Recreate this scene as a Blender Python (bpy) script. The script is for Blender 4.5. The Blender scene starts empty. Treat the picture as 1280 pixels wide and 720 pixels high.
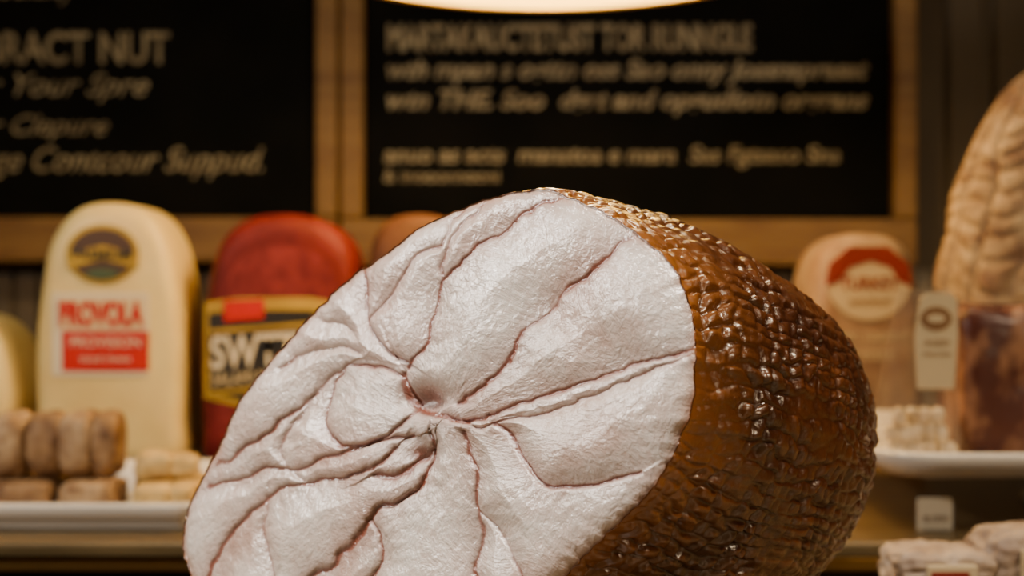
import bpy, math, random
import numpy as np
from mathutils import Vector, Matrix, noise
random.seed(4)
F = 1280*50/36.0
Z0 = 1.30
COL = bpy.context.scene.collection

def W(px, py, d):
    return Vector(((px-640)/F*d, d, Z0+(360-py)/F*d))

# ------------------------------------------------------------------ materials
def mat(name, c1, c2=None, scale=8.0, rough=0.5, bump=0.0, bscale=None, metal=0.0, coat=0.0,
        sss=0.0, stretch=(1,1,1), spec=0.5, detail=5, emit=None, estr=0, trans=0.0, ramp=(0.35,0.65)):
    m = bpy.data.materials.new(name); m.use_nodes = True
    nt = m.node_tree; N = nt.nodes; L = nt.links
    b = N['Principled BSDF']
    b.inputs['Roughness'].default_value = rough
    b.inputs['Metallic'].default_value = metal
    b.inputs['Coat Weight'].default_value = coat
    b.inputs['Coat Roughness'].default_value = 0.15
    b.inputs['Specular IOR Level'].default_value = spec
    b.inputs['Transmission Weight'].default_value = trans
    if sss:
        b.inputs['Subsurface Weight'].default_value = sss
        b.inputs['Subsurface Radius'].default_value = (1.0,0.4,0.25)
        b.inputs['Subsurface Scale'].default_value = 0.006
    if emit:
        b.inputs['Emission Color'].default_value = (*emit,1); b.inputs['Emission Strength'].default_value = estr
    tc = N.new('ShaderNodeTexCoord'); mp = N.new('ShaderNodeMapping')
    mp.inputs['Scale'].default_value = stretch
    L.new(tc.outputs['Object'], mp.inputs['Vector'])
    n = N.new('ShaderNodeTexNoise'); n.inputs['Scale'].default_value = scale; n.inputs['Detail'].default_value = detail
    L.new(mp.outputs[0], n.inputs['Vector'])
    r = N.new('ShaderNodeValToRGB')
    r.color_ramp.elements[0].position = ramp[0]; r.color_ramp.elements[1].position = ramp[1]
    r.color_ramp.elements[0].color = (*c1,1)
    r.color_ramp.elements[1].color = (*(c2 or tuple(x*0.9 for x in c1)),1)
    L.new(n.outputs['Fac'], r.inputs['Fac']); L.new(r.outputs['Color'], b.inputs['Base Color'])
    if bump:
        n2 = N.new('ShaderNodeTexNoise'); n2.inputs['Scale'].default_value = bscale or scale*3; n2.inputs['Detail'].default_value = 6
        L.new(mp.outputs[0], n2.inputs['Vector'])
        bp = N.new('ShaderNodeBump'); bp.inputs['Strength'].default_value = bump; bp.inputs['Distance'].default_value = 0.003
        L.new(n2.outputs['Fac'], bp.inputs['Height']); L.new(bp.outputs[0], b.inputs['Normal'])
    return m

# ------------------------------------------------------------------ mesh helpers
def mesh_obj(name, verts, faces, mats, midx=None, smooth=True):
    me = bpy.data.meshes.new(name)
    me.from_pydata([tuple(v) for v in verts], [], faces)
    for m in (mats if isinstance(mats,(list,tuple)) else [mats]): me.materials.append(m)
    if midx is not None: me.polygons.foreach_set('material_index', midx)
    me.polygons.foreach_set('use_smooth', [smooth]*len(me.polygons))
    me.update()
    ob = bpy.data.objects.new(name, me); COL.objects.link(ob)
    return ob

def box(name, x0,x1,y0,y1,z0,z1, m, bevel=0.0, seg=3):
    v = [(x,y,z) for x in (x0,x1) for y in (y0,y1) for z in (z0,z1)]
    f = [(0,1,3,2),(4,6,7,5),(0,4,5,1),(2,3,7,6),(0,2,6,4),(1,5,7,3)]
    c = Vector(((x0+x1)/2,(y0+y1)/2,(z0+z1)/2))
    ob = mesh_obj(name, [Vector(p)-c for p in v], f, m, smooth=False)
    ob.location = c
    if bevel:
        b = ob.modifiers.new('bev','BEVEL'); b.width = bevel; b.segments = seg
    return ob

def group(name, kids):
    bpy.context.view_layer.update()
    pts = [k.matrix_world @ Vector(c) for k in kids for c in k.bound_box]
    lo = Vector([min(p[i] for p in pts) for i in range(3)]); hi = Vector([max(p[i] for p in pts) for i in range(3)])
    loc = Vector(((lo.x+hi.x)/2,(lo.y+hi.y)/2,lo.z))
    e = bpy.data.objects.new(name, None); e.empty_display_size = 0.05; e.location = loc; COL.objects.link(e)
    for k in kids:
        k.parent = e; k.matrix_parent_inverse = Matrix.Translation(loc).inverted()
    return e

def spline(pts, n):
    P = np.array(pts, float); k = len(P); out = []
    for i in range(k):
        p0,p1,p2,p3 = P[i-1],P[i],P[(i+1)%k],P[(i+2)%k]
        for t in np.linspace(0,1,40,endpoint=False):
            out.append(0.5*((2*p1)+(-p0+p2)*t+(2*p0-5*p1+4*p2-p3)*t*t+(-p0+3*p1-3*p2+p3)*t**3))
    out = np.array(out)
    seg = np.linalg.norm(np.roll(out,-1,0)-out,axis=1); cum = np.concatenate([[0],np.cumsum(seg)])
    full = np.vstack([out,out[:1]]); t = np.linspace(0,cum[-1],n,endpoint=False)
    return np.stack([np.interp(t,cum,full[:,j]) for j in range(P.shape[1])],1)

def loaf(name, outline_px, d, depth, bev, mats, n=96):
    """rounded loaf: outline of the front face, extruded back with rounded edges"""
    o = spline(outline_px, n)
    pts = np.array([[*W(a,b,d)] for a,b in o]); c = pts.mean(0)
    pts[:,2]=np.maximum(pts[:,2],Z0-0.1965)
    rad = np.linalg.norm(pts-c,axis=1).mean()
    V=[];Fc=[];mi=[]
    K=7
    prof=[]
    for k in range(K+1):
        a=math.pi/2*k/K
        prof.append((bev*(1-math.sin(a)), 1-bev/rad*(1-math.cos(a))))
    prof=prof[::-1]
    back=[(depth-y,s) for y,s in prof[::-1]]
    prof=prof+back
    for y,s in prof:
        for p in pts:
            q=c+(p-c)*s; V.append((q[0],d+y,q[2]))
    R=len(prof)
    for j in range(R-1):
        for i in range(n):
            a=j*n+i;b=j*n+(i+1)%n; Fc.append((a,b,b+n,a+n)); mi.append(0)
    base=len(V)
    for p in pts:
        q=c+(p-c)*prof[0][1]*0.93; V.append((q[0],d-0.0005,q[2]))
    for i in range(n):
        Fc.append((base+i,base+(i+1)%n,(i+1)%n,i)); mi.append(0)
    V.append((c[0],d-0.0006,c[2])); ci=len(V)-1
    for i in range(n): Fc.append((ci,base+(i+1)%n,base+i)); mi.append(len(mats)-1)
    V.append((c[0],d+depth,c[2])); ci=len(V)-1; o2=(R-1)*n
    for i in range(n): Fc.append((ci,o2+i,o2+(i+1)%n)); mi.append(0)
    return mesh_obj(name,V,Fc,mats,mi)

def plate(name, pts_px, d, th, m, n=0):
    o = spline(pts_px,n) if n else np.array(pts_px,float)
    P=[W(a,b,d) for a,b in o]; k=len(P)
    V=[(p.x,d-th,p.z) for p in P]+[(p.x,d,p.z) for p in P]
    Fc=[tuple(range(k)),tuple(range(2*k-1,k-1,-1))]+[(i,i+k,(i+1)%k+k,(i+1)%k) for i in range(k)]
    return mesh_obj(name,V,Fc,m,smooth=False)

def rr(x0,y0,x1,y1,r=6):
    out=[]
    for cx,cy,a0 in ((x1-r,y0+r,-90),(x1-r,y1-r,0),(x0+r,y1-r,90),(x0+r,y0+r,180)):
        for k in range(6):
            a=math.radians(a0+90*k/5); out.append((cx+r*math.cos(a),cy+r*math.sin(a)))
    return out

def ell(cx,cy,rx,ry,n=40):
    return [(cx+rx*math.cos(2*math.pi*i/n),cy+ry*math.sin(2*math.pi*i/n)) for i in range(n)]

def text(name, s, x0,x1,y0,y1, d, m, shear=0.0, bold=0.0, rise=0.0, th=0.001):
    cu=bpy.data.curves.new(name,'FONT'); cu.body=s; cu.shear=shear; cu.offset=bold
    ob=bpy.data.objects.new('tmp',cu); COL.objects.link(ob)
    dg=bpy.context.evaluated_depsgraph_get(); dg.update()
    me=bpy.data.meshes.new_from_object(ob.evaluated_get(dg)); bpy.data.objects.remove(ob)
    co=np.array([v.co[:] for v in me.vertices]); lo=co.min(0); hi=co.max(0)
    for v in me.vertices:
        u=(v.co.x-lo[0])/(hi[0]-lo[0]); w=(v.co.y-lo[1])/(hi[1]-lo[1])
        p=W(x0+(x1-x0)*u, y1+(y0-y1)*w - rise*u, d); v.co=(p.x,d-th,p.z)
    me.materials.clear(); me.materials.append(m); me.update()
    o=bpy.data.objects.new(name,me); COL.objects.link(o)
    return o

# ------------------------------------------------------------------ palette
m_chalk_text = mat('chalk_paint',(0.50,0.41,0.25),(0.28,0.22,0.13),scale=40,rough=0.9)
m_board = mat('blackboard',(0.005,0.005,0.004),(0.009,0.008,0.006),scale=6,rough=0.9,spec=0.1)
m_wood = mat('oak_frame',(0.33,0.17,0.038),(0.22,0.10,0.02),scale=9,rough=0.55,bump=0.2,stretch=(1,6,6))
m_wall = mat('wall_paint',(0.13,0.095,0.055),(0.10,0.07,0.04),scale=5,rough=0.75,bump=0.1)
m_wall2 = mat('wainscot_paint',(0.19,0.15,0.10),(0.14,0.105,0.07),scale=5,rough=0.6)
m_ceil = mat('ceiling_paint',(0.30,0.24,0.17),scale=5,rough=0.9)
m_floor = mat('floor_tile',(0.16,0.11,0.07),(0.10,0.07,0.045),scale=4,rough=0.4)
m_counter = mat('walnut_counter',(0.15,0.10,0.042),(0.09,0.06,0.025),scale=12,rough=0.35,stretch=(1,8,8))
m_darkwood = mat('dark_cabinet',(0.06,0.032,0.015),(0.04,0.02,0.01),scale=10,rough=0.5)
m_brass = mat('brass',(0.70,0.42,0.12),scale=20,rough=0.35,metal=1.0)
m_white = mat('white_porcelain',(0.74,0.68,0.60),(0.68,0.62,0.54),scale=6,rough=0.2)
m_paper = mat('butcher_paper',(0.34,0.25,0.17),(0.20,0.13,0.085),scale=45,rough=0.6,bump=0.6)
m_black = mat('black_print',(0.012,0.010,0.008),scale=9,rough=0.5)
m_red = mat('red_print',(0.58,0.014,0.006),(0.50,0.012,0.006),scale=9,rough=0.5,spec=0.2)
m_gold = mat('gold_print',(0.50,0.31,0.035),(0.36,0.22,0.025),scale=30,rough=0.5,spec=0.2)
m_cream = mat('cream_label',(0.70,0.55,0.30),(0.64,0.49,0.26),scale=9,rough=0.5,spec=0.2)
m_lab_white = mat('label_white',(0.74,0.64,0.46),scale=9,rough=0.5,spec=0.2)
m_brown_print = mat('brown_print',(0.20,0.10,0.04),rough=0.6,spec=0.2)

# ------------------------------------------------------------------ room
WB=2.30
box('wall_back',-2.6,2.6,WB,WB+0.1,0,2.8,m_wall)
box('wall_front',-2.6,2.6,-2.6,-2.5,0,2.8,m_wall)
box('wall_left',-2.7,-2.6,-2.6,WB+0.1,0,2.8,m_wall)
box('wall_right',2.6,2.7,-2.6,WB+0.1,0,2.8,m_wall)
box('floor',-2.7,2.7,-2.6,WB+0.1,-0.1,0,m_floor)
box('ceiling',-2.7,2.7,-2.6,WB+0.1,2.8,2.9,m_ceil)
V=[];Fc=[]
x=-1.6
ztop=Z0+0.03; zb=0.0
while x<1.6:
    w=0.038
    prof=[(x,0),(x+0.004,0.010),(x+w-0.004,0.010),(x+w,0)]
    b=len(V)
    for (xx,yy) in prof:
        V.append((xx,WB-0.001-yy,zb)); V.append((xx,WB-0.001-yy,ztop))
    for k in range(3): Fc.append((b+2*k,b+2*k+2,b+2*k+3,b+2*k+1))
    x+=w
mesh_obj('trim_1',V,Fc,m_wall2,smooth=False)
V=[];Fc=[]
x=(1180-640)/F*WB
while x<2.4:
    w=0.075
    prof=[(x,0),(x+0.006,0.014),(x+w-0.02,0.014),(x+w-0.014,0)]
    b=len(V)
    for (xx,yy) in prof:
        V.append((xx,WB-0.001-yy,ztop)); V.append((xx,WB-0.001-yy,2.75))
    for k in range(3): Fc.append((b+2*k,b+2*k+2,b+2*k+3,b+2*k+1))
    x+=w
mesh_obj('trim_2',V,Fc,m_wall,smooth=False)

# ------------------------------------------------------------------ chalkboards
DB=2.24
def pbox(name,x0,x1,y0,y1,dn,df,m,bevel=0.0):
    a=W(x0,y1,DB); b=W(x1,y0,DB)
    return box(name,a.x,b.x,dn,df,a.z,b.z,m,bevel)
def board(x0,x1,y0,y1,fw,texts,fwb=None):
    fwb=fwb or fw
    k=[pbox('panel',x0,x1,y0,y1,DB+0.004,DB+0.03,m_board)]
    k.append(pbox('frame_bottom',x0-fw,x1+fw,y1,y1+fwb,DB-0.02,DB+0.04,m_wood,0.006))
    k.append(pbox('frame_top',x0-fw,x1+fw,y0-fw,y0,DB-0.02,DB+0.04,m_wood,0.006))
    k.append(pbox('frame_side_1',x0-fw,x0,y0,y1,DB-0.02,DB+0.04,m_wood,0.006))
    k.append(pbox('frame_side_2',x1,x1+fw,y0,y1,DB-0.02,DB+0.04,m_wood,0.006))
    for i,t in enumerate(texts):
        k.append(text('lettering_%d'%(i+1),*t[:5],DB+0.003,m_chalk_text,**t[5]))
    return group('chalkboard_menu',k)
board(-420,396,-330,272,28,[
  ('Specialty',-40,98,-30,6,dict(shear=0.3,bold=0.0)),
  ('TUR BRACT NUT',-116,212,40,80,dict(bold=0.02)),
  ('For Your Spre',-60,186,92,128,dict(shear=0.4,bold=0.004)),
  ('Our Clepure',-60,136,144,176,dict(shear=0.4,bold=0.004)),
  ('Caramage Contcour Suppud.',-130,330,184,224,dict(shear=0.4,bold=0.008)),
],56)
board(456,1114,-330,274,29,[
  ('MARTAKAUCTETUST TOR RUNNGLE',484,940,30,64,dict(bold=0.04)),
  ('wth mpan s ogttn oss Sao onny Joasnaprasat',484,1086,74,106,dict(shear=0.3,bold=0.035)),
  ('wtn THE. Soo  dgrt and opgudlotn orgrans',484,1086,112,144,dict(shear=0.3,bold=0.035)),
  ('anuo as acts  manatoa e mara  Sas Fgtsaso Sna',480,1050,182,210,dict(shear=0.2,bold=0.02)),
  ('& inooonnooni',480,624,212,228,dict(bold=0.01)),
],58)

# ------------------------------------------------------------------ ham
c=np.array([(545-640)/F*0.6,0.6,Z0+(360-530)/F*0.6])
cam=np.array([0,0,Z0])
n=np.array([-0.62,-0.76,0.20]); n/=np.linalg.norm(n)
def onplane(px,py):
    r=np.stack([(px-640)/F,np.ones_like(px),(360-py)/F],-1)
    t=((c-cam)@n)/(r@n)
    return cam+r*t[...,None]
outline=[(228,662),(243,612),(266,562),(300,500),(345,442),(400,378),(458,332),(520,286),(580,256),(640,239),(692,240),
 (738,256),(788,287),(830,326),(856,372),(866,432),(862,500),(845,552),(812,610),(762,665),(702,722),(640,768),(560,812),(450,845),(340,835),(268,790),(236,725)]
NA=1000; NR=210; NS=250
oc=spline(outline,NA)
for i in range(NA):
    a=2*math.pi*i/NA
    w=noise.noise(Vector((math.cos(a)*6,math.sin(a)*6,1.3)))*6+noise.noise(Vector((math.cos(a)*25,math.sin(a)*25,1.3)))*2.5
    dirv=oc[i]-np.array([550,535]); oc[i]+=dirv/np.linalg.norm(dirv)*w
cen=np.array([552.,532.])
rho=(np.arange(NR)+1)/NR
rho=1-(1-rho)**1.1
rho[-1]=1
UV=cen+(oc[None]-cen)*rho[:,None,None]
UV=UV.reshape(-1,2)
# (polyline, strength, width)
seams=[
 ([(585,522),(620,512),(655,503),(720,482),(790,458),(870,434)],1.0,7),
 ([(600,530),(660,522),(720,505),(780,478),(868,440)],.5,4),
 ([(505,468),(515,495),(540,522),(590,524)],1.3,10),
 ([(575,505),(610,480),(640,445),(668,405),(705,370),(745,335),(775,305),(806,288)],1.0,7.5),
 ([(512,455),(490,440),(470,405),(456,360),(452,335)],.7,6),
 ([(512,462),(535,430),(545,385),(562,348),(610,302),(668,262),(706,240)],.9,7),
 ([(560,350),(556,310),(590,270),(600,250)],.5,5),
 ([(470,400),(505,350),(540,310),(580,262)],.5,5),
 ([(520,545),(470,553),(410,570),(362,588),(318,592),(258,604)],.85,6),
 ([(438,458),(480,460),(512,480),(524,512),(502,538),(455,556),(420,548),(408,520),(418,485),(438,458)],.8,6),
 ([(438,458),(400,488),(350,528),(302,568),(268,582)],.7,6),
 ([(450,440),(420,430),(380,440),(348,462)],.45,5),
 ([(440,418),(400,400),(390,385)],.35,5),
 ([(545,545),(532,598),(484,640),(432,690),(385,735),(350,800)],1.0,8),
 ([(500,560),(470,590),(400,602),(342,622),(292,668),(262,720)],.8,7),
 ([(585,540),(598,600),(602,650),(596,700),(610,770)],.8,6.5),
 ([(625,525),(648,560),(668,592),(705,612),(752,606),(800,590)],.85,7),
 ([(602,640),(640,690),(650,760)],.5,5),
 ([(470,655),(475,700),(455,760),(440,840)],.6,6),
 ([(385,500),(362,540),(352,570),(380,602)],.45,5),
 ([(340,622),(330,670),(345,720)],.4,5),
 ([(540,560),(515,585),(470,600)],.9,8),
]
nz=np.array([[noise.noise(Vector((u/45,v/45,0))),noise.noise(Vector((u/45,v/45,7))),noise.noise(Vector((u/14,v/14,3))),noise.noise(Vector((u/90,v/90,11)))] for u,v in UV])
Q=UV+nz[:,:2]*10+nz[:,2:3]*2.5
def chain(pts):
    P=np.array(pts,float)
    out=[]
    for i in range(len(P)-1):
        p0=P[max(i-1,0)];p1=P[i];p2=P[i+1];p3=P[min(i+2,len(P)-1)]
        for t in np.linspace(0,1,4,endpoint=False):
            out.append(0.5*((2*p1)+(-p0+p2)*t+(2*p0-5*p1+4*p2-p3)*t*t+(-p0+3*p1-3*p2+p3)*t**3))
    out.append(P[-1]); return np.array(out)
h=np.zeros(len(UV)); seamv=np.zeros(len(UV)); dmin=np.full(len(UV),1e9)
for pts,st,wd in seams:
    P=chain(pts); dd=np.full(len(UV),1e9); sg=np.zeros(len(UV))
    for a,b in zip(P[:-1],P[1:]):
        ab=b-a; L2=(ab@ab)+1e-9
        t=np.clip(((Q-a)@ab)/L2,0,1); q=a+t[:,None]*ab; e=Q-q
        di=np.linalg.norm(e,axis=1); m_=di<dd
        sg[m_]=np.sign(ab[0]*e[m_,1]-ab[1]*e[m_,0]); dd[m_]=di[m_]
    vary=0.6+0.7*np.clip(nz[:,3]*1.3+0.5,0,1)
    h-=st*3.2*vary*np.exp(-(dd/(wd*0.42))**2)
    h+=st*1.7*sg*np.exp(-(dd/(wd*4.5))**2)*(1-np.exp(-(dd/4)**2))
    seamv=np.maximum(seamv,min(1,st+0.15)*np.clip(vary+0.1,0,1)*np.exp(-(dd/(wd*0.44))**2))
    seamv=np.maximum(seamv,0.34*min(1,st)*np.exp(-(dd/(wd*2.4))**2))
    dmin=np.minimum(dmin,dd/ max(st,0.45))
h+=12.5*(1-np.exp(-(dmin/48)**1.2))
dc=np.linalg.norm((UV-np.array([533,500]))/np.array([1.3,1.0]),axis=1)
h-=22*np.exp(-(dc/16)**2)
dc2=np.linalg.norm((UV-np.array([530,568]))/np.array([1.3,1.0]),axis=1)
h-=8*np.exp(-(dc2/16)**2); seamv=np.maximum(seamv,0.8*np.exp(-(dc2/13)**2))
seamv=np.maximum(seamv,0.6*np.exp(-(dc/24)**2))
h+=nz[:,3]*7+nz[:,0]*1.4+nz[:,2]*0.4
thp=np.arctan2(UV[:,1]-cen[1],UV[:,0]-cen[0]); rp=np.linalg.norm(UV-cen,axis=1)
R_=np.repeat(rho,NA)
h=h*(1-R_**14)*1.0
h+=6*(1-R_**2)-5*R_**20
PX=0.6/F
fc=onplane(UV[:,0],UV[:,1])+n[None]*(h*PX)[:,None]
rim=onplane(oc[:,0],oc[:,1]); off=rim-c
ax=np.array([0.555,0.76,-0.225]); ax/=np.linalg.norm(ax)
S1=0.105; LEN=0.275
js=np.arange(1,NS+1)/NS
sarr=LEN*np.sin(js*math.pi/2)**1.15*1.0
sarr[-1]=LEN
ang=np.arctan2(-(oc[:,1]-530),(oc[:,0]-545))
def bump_dir(a0,wd):
    dlt=np.angle(np.exp(1j*(ang-math.radians(a0)))); return np.exp(-(dlt/math.radians(wd))**2)
grow=0.066+0.080*bump_dir(-45,35)+0.075*bump_dir(72,34)
per=np.arange(NA)/NA
NTH=86
sk=np.zeros((NS,NA,3))
for j,s in enumerate(sarr):
    if s<S1: f=1+grow*math.sin(math.pi/2*s/S1)
    else: f=(1+grow)*max(0.0,1-((s-S1)/(LEN-S1))**2.4)**(1/2.1)
    sk[j]=(c+ax*s)+off*np.asarray(f)[...,None]
full=np.concatenate([rim[None],sk],0)
dA=np.roll(full,-1,1)-np.roll(full,1,1); dS=np.gradient(full,axis=0)
nn=np.cross(dS,dA); nn/= (np.linalg.norm(nn,axis=2,keepdims=True)+1e-12)
mid=full[NS//3];
if np.mean(np.sum(nn[NS//3]*(mid-mid.mean(0)),1))<0: nn=-nn
skh=np.zeros((NS+1,NA)); groove=np.zeros((NS+1,NA))
ss=np.concatenate([[0],sarr])
for j in range(1,NS+1):
    s=ss[j]
    for i in range(NA):
        p=full[j,i]
        a=noise.noise(Vector(p*22)); b=noise.noise(Vector(p*22+5)); e=noise.noise(Vector(p*110)); e2=noise.noise(Vector(p*110+3)); e3=noise.noise(Vector(p*280))
        A=per[i]*NTH+a*1.5+e*0.48; B=s/0.0104+b*1.8+e2*0.48
        ga=abs(math.sin(math.pi*A)); gb=abs(math.sin(math.pi*B))
        k=min(1-(1-ga)**2.2, 1-(1-gb)**2.2)
        amp=0.80+1.2*noise.noise(Vector(p*42+9))
        skh[j,i]=(k-0.8)*0.0023*max(0.28,amp)+a*0.0024+e*0.0009+e3*0.0004
        groove[j,i]=(1-k)*min(1,max(0.3,amp+0.1))
fade=np.clip(ss/0.006,0,1)*np.clip((LEN-ss)/0.02,0,1)
full2=full+nn*(skh*fade[:,None])[...,None]
skin=full2[1:]
verts=np.concatenate([c[None]+n[None]*(h[:NA].mean()*PX),fc,skin.reshape(-1,3)],0)
zmin=verts[:,2].min(); ZC=max(zmin+0.012,0)
verts[:,2]=np.maximum(verts[:,2],ZC)
seamall=np.concatenate([[0.3],seamv,groove[1:].reshape(-1)])
Tt=NR+NS
i=np.arange(NA); i2=(i+1)%NA
tri=np.stack([np.zeros(NA,int),1+i,1+i2],1)
quads=[]
for j in range(Tt-1):
    a=1+j*NA
    quads.append(np.stack([a+i,a+NA+i,a+NA+i2,a+i2],1))
quads=np.concatenate(quads)
def fn(q):
    p=verts[q]; return np.cross(p[1]-p[0],p[2]-p[0])
if fn(tri[10])@n<0: tri=tri[:,::-1]
if fn(quads[40*NA+10])@n<0: quads=quads[:,::-1]
me=bpy.data.meshes.new('deli_ham')
me.vertices.add(len(verts)); me.vertices.foreach_set('co',verts.astype(np.float32).ravel())
nl=tri.size+quads.size
me.loops.add(nl); me.loops.foreach_set('vertex_index',np.concatenate([tri.ravel(),quads.ravel()]).astype(np.int32))
npoly=len(tri)+len(quads); me.polygons.add(npoly)
me.polygons.foreach_set('loop_start',np.concatenate([np.arange(len(tri))*3,len(tri)*3+np.arange(len(quads))*4]).astype(np.int32))
mi=np.zeros(npoly,np.int32); mi[len(tri)+(NR-1)*NA:]=1
me.update(calc_edges=True); me.validate()
me.polygons.foreach_set('material_index',mi); me.polygons.foreach_set('use_smooth',np.ones(npoly,bool))
at=me.attributes.new('seam','FLOAT','POINT'); at.data.foreach_set('value',seamall.astype(np.float32))
fib=np.zeros((len(verts),3),np.float32)
th=thp+nz[:,3]*0.35
fib[1:1+len(UV),0]=np.cos(th)*9; fib[1:1+len(UV),1]=np.sin(th)*9; fib[1:1+len(UV),2]=rp/30
at=me.attributes.new('fib','FLOAT_VECTOR','POINT'); at.data.foreach_set('vector',fib.ravel())
edge=np.zeros(len(verts),np.float32); edge[1:1+len(UV)]=R_; edge[1+len(UV):]=np.repeat(ss[1:]/LEN,NA)
at=me.attributes.new('along','FLOAT','POINT'); at.data.foreach_set('value',edge)
# cured-pink tint of the muscle groups
pk_=np.zeros(len(verts),np.float32); pk_[1:1+len(UV)]=np.clip(np.exp(-(np.linalg.norm(UV-np.array([455,385]),axis=1)/95)**2)*0.9+np.exp(-(np.linalg.norm(UV-np.array([430,560]),axis=1)/60)**2)*0.5+nz[:,3]*0.45,0,1)
at=me.attributes.new('pink','FLOAT','POINT'); at.data.foreach_set('value',pk_)
ham=bpy.data.objects.new('deli_ham',me); COL.objects.link(ham)

m=bpy.data.materials.new('ham_meat'); m.use_nodes=True; nt=m.node_tree; N=nt.nodes; L=nt.links; b=N['Principled BSDF']
def attr(nm):
    a=N.new('ShaderNodeAttribute'); a.attribute_name=nm; return a
def noi(vec,scale,detail=6,rough=0.55,dist=0):
    x=N.new('ShaderNodeTexNoise'); x.inputs['Scale'].default_value=scale; x.inputs['Detail'].default_value=detail
    x.inputs['Roughness'].default_value=rough; x.inputs['Distortion'].default_value=dist; L.new(vec,x.inputs['Vector']); return x
def ramp(fac,stops):
    r=N.new('ShaderNodeValToRGB'); e=r.color_ramp.elements
    while len(e)<len(stops): e.new(0.5)
    for q,(p,cc) in zip(e,stops): q.position=p; q.color=(*cc,1) if len(cc)==3 else cc
    L.new(fac,r.inputs['Fac']); return r
def mixc(fac,a,b2,mode='MIX'):
    x=N.new('ShaderNodeMix'); x.data_type='RGBA'; x.blend_type=mode
    if isinstance(fac,(int,float)): x.inputs[0].default_value=fac
    else: L.new(fac,x.inputs[0])
    for s_,k in ((a,6),(b2,7)):
        if isinstance(s_,tuple): x.inputs[k].default_value=(*s_,1)
        else: L.new(s_,x.inputs[k])
    return x.outputs[2]
tc=N.new('ShaderNodeTexCoord'); oc_=tc.outputs['Object']
sm=attr('seam'); fb=attr('fib'); al=attr('along'); pa=attr('pink')
base=ramp(noi(oc_,20,4).outputs['Fac'],[(0.32,(0.64,0.46,0.37)),(0.46,(0.75,0.62,0.53)),(0.62,(0.84,0.75,0.66))])
fibn=noi(fb.outputs['Vector'],2.2,5,0.6,0.0)
fibr=ramp(fibn.outputs['Fac'],[(0.35,(0.82,0.71,0.67)),(0.6,(1,1,1))])
c1=mixc(0.5,base.outputs['Color'],fibr.outputs['Color'],'MULTIPLY')
pr=ramp(pa.outputs['Fac'],[(0.0,(0,0,0)),(1.0,(0.6,)*3)])
c1=mixc(pr.outputs['Color'],c1,(0.54,0.31,0.24))
sr=ramp(sm.outputs['Fac'],[(0.0,(0,0,0)),(0.3,(0.34,)*3),(0.6,(0.84,)*3),(1.0,(1.0,)*3)])
c2=mixc(sr.outputs['Color'],c1,(0.21,0.055,0.028))
er=ramp(al.outputs['Fac'],[(0.965,(0,0,0)),(1.0,(0.6,)*3)])
c3=mixc(er.outputs['Color'],c2,(0.50,0.24,0.13))
L.new(c3,b.inputs['Base Color'])
b.inputs['Subsurface Weight'].default_value=0.06; b.inputs['Subsurface Radius'].default_value=(1,0.5,0.35); b.inputs['Subsurface Scale'].default_value=0.002
rn=ramp(noi(oc_,60,4).outputs['Fac'],[(0.3,(0.22,)*3),(0.7,(0.34,)*3)])
L.new(rn.outputs['Color'],b.inputs['Roughness'])
b.inputs['Specular IOR Level'].default_value=1.0
b.inputs['Coat Weight'].default_value=0.55; b.inputs['Coat Roughness'].default_value=0.2
b1=N.new('ShaderNodeBump'); b1.inputs['Strength'].default_value=0.4; b1.inputs['Distance'].default_value=0.0014
L.new(fibn.outputs['Fac'],b1.inputs['Height'])
b2_=N.new('ShaderNodeBump'); b2_.inputs['Strength'].default_value=0.5; b2_.inputs['Distance'].default_value=0.0014
L.new(noi(oc_,260,4,0.6,0.4).outputs['Fac'],b2_.inputs['Height']); L.new(b1.outputs[0],b2_.inputs['Normal'])
L.new(b2_.outputs[0],b.inputs['Normal']); L.new(b2_.outputs[0],b.inputs['Coat Normal'])
meat=m
m=bpy.data.materials.new('ham_smoked_skin'); m.use_nodes=True; nt=m.node_tree; N=nt.nodes; L=nt.links; b=N['Principled BSDF']
tc=N.new('ShaderNodeTexCoord'); oc_=tc.outputs['Object']
sm=attr('seam'); al=attr('along')
bs=ramp(noi(oc_,24,5,0.6,0.6).outputs['Fac'],[(0.3,(0.038,0.010,0.003)),(0.52,(0.085,0.024,0.005)),(0.75,(0.16,0.050,0.010))])
gr=ramp(sm.outputs['Fac'],[(0.0,(1,1,1)),(0.7,(0.5,0.4,0.32))])
c1=mixc(0.8,bs.outputs['Color'],gr.outputs['Color'],'MULTIPLY')
er=ramp(al.outputs['Fac'],[(0.0,(0.85,)*3),(0.04,(0.40,)*3),(0.2,(0.0,)*3)])
c2=mixc(er.outputs['Color'],c1,(0.30,0.10,0.015))
L.new(c2,b.inputs['Base Color']); b.inputs['Roughness'].default_value=0.28
b.inputs['Coat Weight'].default_value=0.6; b.inputs['Coat Roughness'].default_value=0.13
b1=N.new('ShaderNodeBump'); b1.inputs['Strength'].default_value=0.5; b1.inputs['Distance'].default_value=0.0012
L.new(noi(oc_,210,5,0.6,0.6).outputs['Fac'],b1.inputs['Height']); L.new(b1.outputs[0],b.inputs['Normal'])
me.materials.append(meat); me.materials.append(m)

# ------------------------------------------------------------------ front counter (ham rests on it)
group('service_counter',[box('counter_top',-1.5,1.5,0.12,0.97,ZC-0.03,ZC,m_counter,0.004),
    box('counter_body',-1.45,1.45,0.16,0.93,0.0,ZC-0.03,m_darkwood)])
# ------------------------------------------------------------------ back counter
ZB=Z0-0.197
group('back_counter',[box('counter_top',-2.2,2.2,1.10,2.285,ZB-0.012,ZB,m_counter,0.003),
    box('counter_edge_rail',-2.2,2.2,1.105,1.12,ZB-0.024,ZB-0.012,m_brass,0.002),
    box('counter_body',-2.18,2.18,1.13,2.28,0,ZB-0.012,m_darkwood)])

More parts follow.
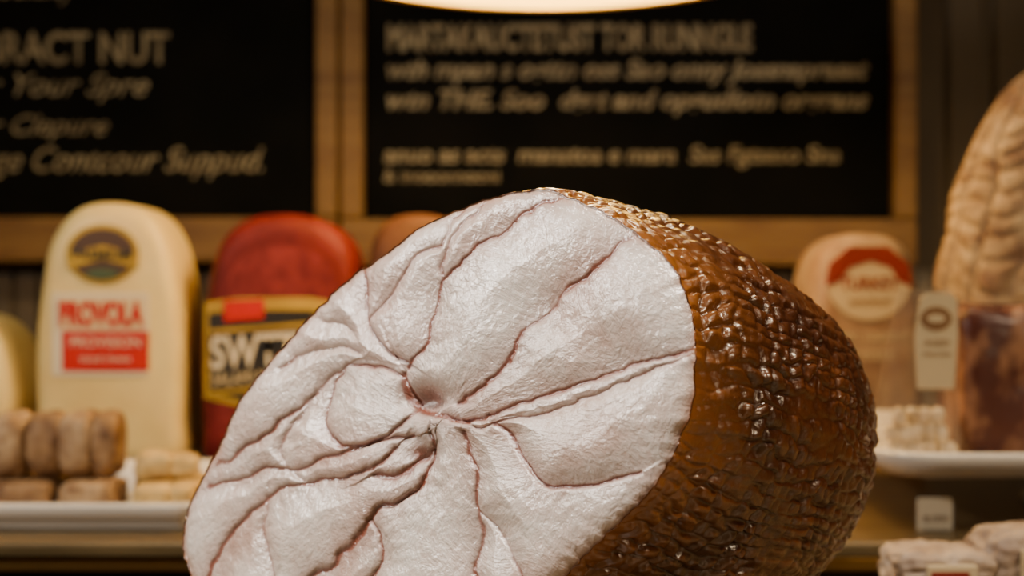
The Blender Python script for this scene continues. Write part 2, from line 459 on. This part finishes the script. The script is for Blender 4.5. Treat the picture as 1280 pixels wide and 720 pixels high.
# ------------------------------------------------------------------ trays
def tray(name,x0,x1,y0,y1,zb,zt,r,m,kids=()):
    nc=12
    def ring(ins,z):
        out=[]; R=max(r-ins,0.004)
        for cx,cy,a0 in ((x1-r,y0+r,-90),(x1-r,y1-r,0),(x0+r,y1-r,90),(x0+r,y0+r,180)):
            for k in range(nc):
                a=math.radians(a0+90*k/(nc-1)); out.append((cx+R*math.cos(a),cy+R*math.sin(a),z))
        return out
    prof=[(0.022,zb),(0.016,zb+0.002),(0.006,zb+(zt-zb)*0.45),(0.0,zt-0.004),(0.001,zt-0.001),(0.004,zt),(0.008,zt-0.001),(0.014,zb+(zt-zb)*0.55),(0.022,zb+0.007),(0.030,zb+0.006)]
    V=[];Fc=[];k=nc*4
    for ins,z in prof: V+=ring(ins,z)
    for j in range(len(prof)-1):
        for i in range(k):
            Fc.append((j*k+i,j*k+(i+1)%k,(j+1)*k+(i+1)%k,(j+1)*k+i))
    Fc.append(tuple(range(k-1,-1,-1))); Fc.append(tuple((len(prof)-1)*k+i for i in range(k)))
    return mesh_obj(name,V,Fc,m)
tray('serving_tray',-0.80,-0.252,1.14,1.44,ZB,Z0-0.173,0.02,m_white)
ZT=ZB+0.0065
RZ=Z0-0.128
pl=tray('platter',0.286,0.80,1.10,1.50,RZ-0.022,RZ,0.05,m_white)
def lathe(name,prof,cx,cy,m,seg=48):
    V=[];Fc=[]
    for r_,z in prof:
        for i in range(seg):
            a=2*math.pi*i/seg; V.append((cx+r_*math.cos(a),cy+r_*math.sin(a),z))
    for j in range(len(prof)-1):
        for i in range(seg): Fc.append((j*seg+i,j*seg+(i+1)%seg,(j+1)*seg+(i+1)%seg,(j+1)*seg+i))
    return mesh_obj(name,V,Fc,m)
ft=lathe('foot',[(0.0,ZB),(0.09,ZB),(0.088,ZB+0.006),(0.03,ZB+0.015),(0.022,ZB+0.03),(0.03,RZ-0.028),(0.08,RZ-0.022)],0.56,1.30,m_white)
group('footed_platter',[pl,ft]); RT=RZ-0.0155

# ------------------------------------------------------------------ chunk piles
def chunk(cx,cy,z,sx,sy,sz,rot,seed,p=4.0,res=14,crumple=0.0):
    V=[];Fc=[]
    nu=res*2
    for j in range(res+1):
        ph=-math.pi/2+math.pi*j/res
        for i in range(nu):
            t=2*math.pi*i/nu
            x,y,zz=math.cos(ph)*math.cos(t),math.cos(ph)*math.sin(t),math.sin(ph)
            k=(abs(x)**p+abs(y)**p+abs(zz)**p)**(-1/p)
            v=Vector((x*k,y*k,zz*k))
            v*=1+0.07*noise.noise(v*1.6+Vector((seed*3.1,0,0)))+0.03*noise.noise(v*5+Vector((seed,2,0)))
            if crumple: v*=1-crumple*abs(noise.noise(v*2.6+Vector((seed,7,1))))-crumple*0.5*abs(noise.noise(v*6+Vector((seed,1,5))))
            xx,yy=v.x*sx,v.y*sy
            V.append((cx+xx*math.cos(rot)-yy*math.sin(rot),cy+xx*math.sin(rot)+yy*math.cos(rot),z+sz+v.z*sz))
    zm=min(v[2] for v in V)
    V=[(a,b_,c_-zm+z) for a,b_,c_ in V]
    for j in range(res):
        for i in range(nu): Fc.append((j*nu+i,j*nu+(i+1)%nu,(j+1)*nu+(i+1)%nu,(j+1)*nu+i))
    return V,Fc
def pile(name,items,mats):
    V=[];Fc=[];mi=[]
    for it in items:
        v,f=chunk(*it[:9],res=18,crumple=0.07); b=len(V); V+=v; Fc+=[tuple(q+b for q in x) for x in f]; mi+=[it[9]]*len(f)
    return mesh_obj(name,V,Fc,mats,mi)
m_saus=mat('smoked_sausage',(0.34,0.20,0.095),(0.11,0.05,0.022),scale=55,rough=0.6,bump=0.8,bscale=120,spec=0.3)
m_saus2=mat('sausage_cut',(0.46,0.31,0.17),(0.20,0.105,0.05),scale=60,rough=0.6,bump=0.6,spec=0.3)
m_ched=mat('pale_cheese',(0.66,0.48,0.20),(0.40,0.25,0.085),scale=45,rough=0.5,bump=0.4,spec=0.3)
m_moz=mat('white_cheese',(0.70,0.60,0.42),(0.48,0.37,0.23),scale=60,rough=0.5,bump=0.3)
def at_(px,d): return (px-640)/F*d
items=[]
d=1.22; hh=0.0135
for k,(px,w) in enumerate(((-60,38),(-20,30),(36,38),(118,36))):
    items.append((at_(px,d),d,ZT,w/F*d,0.028,hh,0.05*(-1)**k,k+1,5.0,k%2))
for k,px in enumerate((-40,30,104)):
    items.append((at_(px,d+0.062),d+0.062,ZT,0.025,0.026,hh,0.1,k+11,5.0,0))
z2=ZT+2*hh*0.98
for k,(px,w,q) in enumerate(((-30,30,0),(18,26,1),(64,28,0),(103,26,1),(136,21,0))):
    items.append((at_(px,d+0.015),d+0.015,z2,w/F*d,0.027,0.0290,0.1*(-1)**k,k+20,3.2,q))
pile('smoked_sausage_pieces',items,[m_saus,m_saus2])
items=[(at_(193,1.21),1.21,ZT,0.018,0.024,0.0125,0.1,1,4,0),(at_(228,1.215),1.215,ZT,0.014,0.022,0.0125,-0.1,2,4,0),
       (at_(196,1.27),1.27,ZT,0.018,0.02,0.013,0.0,3,4,0),(at_(234,1.28),1.28,ZT,0.016,0.022,0.013,0.1,4,4,0),
       (at_(196,1.235),1.235,ZT+0.0245,0.018,0.022,0.0125,0.1,5,4,0),(at_(229,1.24),1.24,ZT+0.0245,0.014,0.02,0.011,0.3,6,4,0)]
pile('cheese_chunks',items,[m_ched])

# ------------------------------------------------------------------ loaves on back counter
m_cheese=mat('provolone_rind',(0.82,0.64,0.26),(0.72,0.53,0.20),scale=14,rough=0.45,bump=0.1,sss=0.1)
m_salr=mat('salami_casing',(0.17,0.014,0.012),(0.10,0.007,0.007),scale=20,rough=0.55,bump=0.2,spec=0.2)
m_salf=mat('salami_slice',(0.22,0.025,0.022),(0.12,0.010,0.011),scale=60,rough=0.55,bump=0.2,spec=0.2)
d=1.55
yb=360+0.1965/d*F
o1=[(132,252),(178,262),(206,300),(220,360),(227,430),(226,520),(219,yb-3),(132,yb),(49,yb-3),(42,520),(41,430),(48,360),(60,300),(90,262)]
ck=[loaf('cheese_body',o1,d,0.13,0.02,[m_cheese])]
ck.append(plate('emblem_back',ell(128,318,46,38),d-0.001,0.001,m_gold))
ck.append(plate('emblem',ell(128,318,40,32),d-0.002,0.001,mat('emblem_dark',(0.07,0.03,0.01),rough=0.5)))
ck.append(plate('emblem_band',[(84,318),(128,306),(172,318),(172,336),(128,324),(84,336)],d-0.003,0.001,m_gold))
ck.append(plate('emblem_leaf',ell(128,342,20,6),d-0.003,0.001,mat('green_print',(0.06,0.09,0.03))))
ck.append(text('emblem_text','PREMIUM',92,164,312,324,d-0.004,m_black,bold=0.02))
ck.append(plate('label',rr(66,366,186,470,3),d-0.001,0.001,m_lab_white))
ck.append(plate('label_top',rr(72,372,181,412,2),d-0.002,0.001,m_cream))
ck.append(text('label_text','PROVOLA',74,180,376,408,d-0.003,m_red,bold=0.05))
ck.append(plate('label_red',rr(78,414,186,464,2),d-0.002,0.001,m_red))
ck.append(text('label_text_2','PROVISION',88,176,421,434,d-0.003,m_lab_white,bold=0.0))
ck.append(text('label_text_3','sliced cheese',100,164,444,452,d-0.003,m_lab_white,bold=0.0))
group('cheese_loaf',ck)
o0=[(p[0]-212,p[1]+(0 if p[1]>500 else (yb-p[1])*0.42)) for p in o1]
loaf('cheese_loaf.001',o0,d,0.13,0.02,[m_cheese])
o2=[(352,266),(402,276),(434,305),(446,360),(451,450),(450,530),(441,yb-3),(350,yb),(260,yb-3),(250,530),(248,450),(254,380),(268,312),(300,276)]
d2=1.56
sk_=[loaf('salami_body',o2,d2,0.14,0.022,[m_salr,m_salf])]
sk_.append(plate('label_gold',[(256,378),(300,372),(390,372),(430,380),(432,470),(395,505),(300,508),(256,498)],d2-0.001,0.001,m_gold))
sk_.append(plate('label_black',[(261,392),(300,388),(385,388),(424,396),(426,468),(392,498),(304,500),(262,490)],d2-0.002,0.001,m_black))
sk_.append(plate('label_red_band',[(280,376),(330,374),(330,398),(280,402)],d2-0.003,0.001,m_red))
sk_.append(text('label_text','SWTT',264,372,420,462,d2-0.004,m_lab_white,bold=0.02,rise=6))
sk_.append(text('label_text_2','SALAMI MILANO',266,380,466,482,d2-0.004,m_cream,bold=0.0,rise=6))
sk_.append(plate('label_stripe',[(262,412),(420,400),(424,405),(262,417)],d2-0.003,0.001,m_gold))
sk_.append(plate('label_stripe_2',[(264,489),(400,474),(404,479),(264,494)],d2-0.003,0.001,m_gold))
group('salami_loaf',sk_)
m_mort=mat('mortadella',(0.13,0.055,0.028),(0.08,0.03,0.016),scale=30,rough=0.6,bump=0.3,spec=0.2)
o3=[(520,266),(565,274),(592,300),(602,360),(604,480),(598,yb-4),(520,yb-1),(464,yb-4),(458,480),(458,360),(464,300),(484,274)]
loaf('mortadella_loaf',o3,1.57,0.13,0.025,[m_mort])

m_pale=mat('wrapped_turkey',(0.36,0.245,0.14),(0.22,0.125,0.072),scale=22,rough=0.45,bump=0.3,spec=0.25)
o4=[(1086,290),(1122,296),(1146,320),(1157,372),(1162,470),(1160,yb-6),(1086,yb-1),(1016,yb-6),(1010,470),(1012,372),(1024,320),(1050,296)]
tk=[loaf('loaf_body',o4,1.57,0.13,0.034,[m_pale])]
dd_=1.57
m_redd=mat('dark_red_print',(0.20,0.022,0.012),rough=0.5,spec=0.2)  # deeper tone of the printed red
m_lab_dim=mat('darker_label',(0.50,0.39,0.23),rough=0.6,spec=0.2)  # darker tan version of the label white
tk.append(plate('label_disc',ell(1086,352,52,48),dd_-0.0010,0.001,m_lab_dim))
tk.append(plate('label_arc',[(1032,358),(1036,330),(1062,308),(1110,308),(1136,330),(1140,358),(1124,352),(1112,334),(1088,326),(1062,334),(1048,352)],dd_-0.0022,0.001,m_redd))
tk.append(text('label_text','TURKEY',1050,1124,346,362,dd_-0.0022,m_redd,bold=0.02))
tk.append(text('label_text_1b','smoked',1062,1112,370,382,dd_-0.0022,m_brown_print,bold=0.0))
tk.append(text('label_text_2','oven roasted',1040,1134,410,426,dd_-0.001,m_lab_dim,bold=0.0))
tk.append(text('label_text_3','breast',1054,1118,434,450,dd_-0.001,m_lab_dim,bold=0.0))
group('turkey_loaf',tk)

def netted(name,cx,cy,z0,H,R,lean,m):
    V=[];Fc=[];NJ=150;NI=180
    for j in range(NJ+1):
        t=j/NJ
        tt=math.sin(t*math.pi/2)
        r=R*(1-max(0,(tt-0.15)/0.85)**2.6)**0.62*(0.80+0.2*min(1,t/0.3)) if j<NJ else 0
        z=H*tt
        for i in range(NI):
            a=2*math.pi*i/NI
            q=Vector((math.cos(a),math.sin(a),z*9))
            e=noise.noise(q*2.0)
            A=i/NI*13+0.35*e; B=z/0.020+0.9*e+0.4*math.cos(3*a)
            g=min(1-(1-abs(math.sin(math.pi*A)))**3,1-0.7*(1-abs(math.sin(math.pi*B)))**3)
            rr2=r*(1+0.07*e)+ (g-0.8)*0.009*(1 if j<NJ-3 else 0)
            rr2=max(rr2,0)
            V.append((cx+lean*(z/H)**1.3+rr2*math.cos(a),cy+rr2*0.85*math.sin(a),z0+z))
    for j in range(NJ):
        for i in range(NI): Fc.append((j*NI+i,j*NI+(i+1)%NI,(j+1)*NI+(i+1)%NI,(j+1)*NI+i))
    Fc.append(tuple(range(NI-1,-1,-1)))
    return mesh_obj(name,V,Fc,m)
m_net=mat('cured_ham_skin',(0.37,0.255,0.13),(0.14,0.072,0.036),scale=34,rough=0.55,bump=0.7,bscale=90,spec=0.25)
netted('netted_cured_ham',at_(1278,1.38),1.38,RT,0.358,0.092,0.02,m_net)

m_meat=mat('marbled_cured_beef',(0.060,0.013,0.008),(0.25,0.12,0.065),scale=34,rough=0.45,bump=0.5,bscale=60,coat=0.1,detail=9,ramp=(0.47,0.62),stretch=(1,1,0.7),spec=0.3)
V,Fc=chunk(at_(1258,1.20),1.215,RT,0.046,0.040,0.063,0.04,3,9.0,30,0.03)
bp=mesh_obj('meat_block',V,Fc,m_meat)
fs=box('film_seal',at_(1258,1.2)-0.044,at_(1258,1.2)+0.044,1.212,1.2145,RT+0.118,RT+0.130,m_meat,0.001)
group('packed_cured_beef',[bp,fs])

m_film=bpy.data.materials.new('clear_film'); m_film.use_nodes=True
b=m_film.node_tree.nodes['Principled BSDF']; b.inputs['Base Color'].default_value=(0.4,0.29,0.2,1); b.inputs['Roughness'].default_value=0.12
b.inputs['Alpha'].default_value=0.16
dp=1.155
def Wx(px,dz): return (px-640)/F*dz
zt_=Z0+(360-362)/F*dp
V=[];Fc=[]
prof=[(0.0,0.018),(0.02,0.022),(0.06,0.018),(0.10,0.010),(zt_-RT,0.0015)]
for t,hy in prof:
    u=t/(zt_-RT); xl=Wx(1098+22*u+8*u*u,dp); xr=Wx(1196-2*u,dp)
    V+= [(xl,dp+0.012-hy,RT+t),(xr,dp+0.012-hy,RT+t),(xr,dp+0.012+hy,RT+t),(xl,dp+0.012+hy,RT+t)]
for j in range(len(prof)-1):
    for i_ in range(4): Fc.append((j*4+i_,j*4+(i_+1)%4,(j+1)*4+(i_+1)%4,(j+1)*4+i_))
pouch=mesh_obj('film_pouch',V,Fc,m_film,smooth=False)
rs=random.Random(3)
its=[]
for k in range(16):
    lay=0 if k<7 else (1 if k<12 else 2)
    px=(1110+13*k) if k<7 else ((1116+15*(k-7)) if k<12 else (1124+16*(k-12)))
    dk=dp+0.012+rs.uniform(-0.006,0.006)
    its.append((at_(px,dk),dk,RT+0.001+lay*0.0145,0.0052,0.006,0.0078,rs.uniform(0,1.5),k,2.6,0))
v_=[];f_=[]
for it in its:
    a_,b_=chunk(*it[:9]); bb=len(v_); v_+=a_; f_+=[tuple(q+bb for q in x) for x in b_]
pieces=mesh_obj('cheese_pieces',v_,f_,m_moz)
dl_=dp-0.014
tag=plate('tag',[(1150,372),(1158,366),(1188,366),(1196,374),(1197,420),(1192,486),(1146,486),(1143,420)],dl_,0.0012,m_lab_dim)
te=plate('tag_emblem',ell(1170,398,19,15),dl_-0.0015,0.0008,m_brown_print)
te2=plate('tag_emblem_inner',ell(1170,398,11,5),dl_-0.0025,0.0008,m_lab_dim)
tt1=text('tag_text','AGED',1155,1186,424,432,dl_-0.0015,m_brown_print)
tt2=text('tag_text_2','cheese bites',1153,1188,438,445,dl_-0.0015,m_brown_print)
group('cheese_pouch',[pouch,pieces,tag,te,te2,tt1,tt2])

def packet(name,cx,cy,z,sx,sy,sz,rot,seed,txt=True):
    V,Fc=chunk(cx,cy,z,sx,sy,sz,rot,seed,5,44,0.16)
    k=[mesh_obj('wrap',V,Fc,m_paper)]
    yl=min(v[1] for v in V)
    ztop_=max(v[2] for v in V)
    k.append(box('label',cx-sx*0.45,cx+sx*0.45,yl-0.0008,yl+0.006,z+(ztop_-z)*0.40,z+(ztop_-z)*0.78,m_lab_dim,0.0005))
    k.append(box('label_band',cx-sx*0.38,cx+sx*0.30,yl-0.0014,yl-0.0006,z+(ztop_-z)*0.52,z+(ztop_-z)*0.68,m_redd))
    return group(name,k)
tz=Z0-(688-360)/F*0.88
packet('paper_wrapped_packet',at_(1176,0.88)+0.004,0.90,ZC,0.034,0.030,(tz-ZC)/2,0.0,5)
tz2=Z0-(664-360)/F*0.88
packet('paper_wrapped_packet.001',at_(1256,0.90)+0.016,0.90,ZC,0.037,0.030,(tz2-ZC)/2,0.0,9)
pc=[plate('card',rr(1146,622,1190,676,3),1.16,0.0015,m_lab_white)]
bx=W(1168,676,1.16); pc.append(box('card_foot',bx.x-0.012,bx.x+0.012,1.15,1.175,ZB,bx.z+0.004,m_brass,0.001))
pc.append(text('card_text','8.99',1154,1182,644,652,1.158,m_brown_print))
group('price_card',pc)

# ------------------------------------------------------------------ pendant lamp
lx,ly,lz=0.036,1.42,Z0+0.328
m_shade_out=mat('shade_enamel_outer',(0.28,0.16,0.05),(0.22,0.12,0.04),rough=0.3)
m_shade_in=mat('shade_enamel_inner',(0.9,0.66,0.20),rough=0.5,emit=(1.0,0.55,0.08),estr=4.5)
R=0.25
po=[(R,0),(R-0.002,0.012),(0.21,0.05),(0.14,0.10),(0.06,0.135),(0.03,0.15),(0.028,0.20),(0.0,0.205)]
pi_=[(R-0.002,0.0),(R-0.006,0.012),(0.205,0.047),(0.136,0.096),(0.056,0.13),(0.0,0.135)]
s1=lathe('shade_outer',[(r_,lz+z) for r_,z in po],lx,ly,m_shade_out,72)
s2=lathe('shade_inner',[(r_,lz+z) for r_,z in pi_],lx,ly,m_shade_in,72)
rimp=[(R+0.001+0.003*math.cos(a),lz+0.0+0.003*math.sin(a)) for a in np.linspace(0,2*math.pi,9)]
s3=lathe('shade_rim',rimp,lx,ly,m_brass,72)
bl=lathe('bulb',[(0.0001,lz+0.045),(0.018,lz+0.05),(0.03,lz+0.07),(0.03,lz+0.085),(0.018,lz+0.11),(0.014,lz+0.132)],lx,ly,
   mat('bulb_glow',(1,0.9,0.7),emit=(1.0,0.72,0.38),estr=35),32)
cd=lathe('cord',[(0.004,lz+0.2),(0.004,2.8)],lx,ly,m_black,12)
group('pendant_lamp',[s1,s2,s3,bl,cd])
def light(name,typ,loc,tgt,e,col,size=0.3,spot=None,size_y=None):
    l=bpy.data.lights.new(name,typ); l.energy=e; l.color=col
    if typ=='AREA':
        l.size=size
        if size_y: l.shape='RECTANGLE'; l.size_y=size_y
    else: l.shadow_soft_size=size
    if spot: l.spot_size=math.radians(spot); l.spot_blend=0.6
    o=bpy.data.objects.new(name,l); o.location=loc
    o.rotation_euler=(Vector(tgt)-Vector(loc)).to_track_quat('-Z','Y').to_euler(); COL.objects.link(o); return o
light('pendant_bulb_light','POINT',(lx,ly,lz+0.03),(0,0,0),5.5,(1.0,0.72,0.36),0.03)
hc=(-0.02,0.60,Z0-0.06)
light('ceiling_lamp_key','SPOT',(-0.16,0.34,Z0+1.1),hc,96,(1.0,0.90,0.80),0.07,40)
light('sheen_light_left','AREA',(-0.92,0.50,Z0+0.50),hc,10,(1.0,0.93,0.85),0.12)  # unseen light added to give the cut face its sheen
light('ceiling_lamp_skin','AREA',(0.95,0.35,Z0+0.75),(0.1,0.7,Z0),9,(1.0,0.80,0.55),0.10)
light('rind_fill_right','AREA',(0.85,0.12,Z0+0.10),(0.15,0.65,Z0-0.08),1.8,(1.0,0.74,0.46),0.16)  # off-frame fill added to brighten the lower rind
light('ceiling_lamp_rim','AREA',(0.35,1.35,Z0+0.95),(0.1,0.75,Z0),5,(1.0,0.76,0.46),0.2)
light('shelf_fill_left','SPOT',(-0.5,0.75,2.7),(-0.5,1.6,Z0-0.1),36,(1.0,0.76,0.44),0.12,60)  # unseen spot added to expose the left part of the shelf
light('shelf_fill_right','SPOT',(0.7,0.75,2.7),(0.6,1.5,Z0-0.1),22,(1.0,0.76,0.46),0.12,60)  # same kind of added, unseen spot for the right-hand goods

# ------------------------------------------------------------------ world + camera
w=bpy.data.worlds.new('world'); bpy.context.scene.world=w; w.use_nodes=True
w.node_tree.nodes['Background'].inputs[0].default_value=(1.0,0.72,0.45,1); w.node_tree.nodes['Background'].inputs[1].default_value=0.03
cm=bpy.data.cameras.new('camera'); cm.lens=50; cm.sensor_width=36; cm.clip_start=0.02
cm.dof.use_dof=True; cm.dof.focus_distance=0.575; cm.dof.aperture_fstop=7.5
co=bpy.data.objects.new('camera',cm); co.location=(0,0,Z0); co.rotation_euler=(math.pi/2,0,0); COL.objects.link(co)
bpy.context.scene.camera=co
print('ZC',ZC,'ZB',ZB)
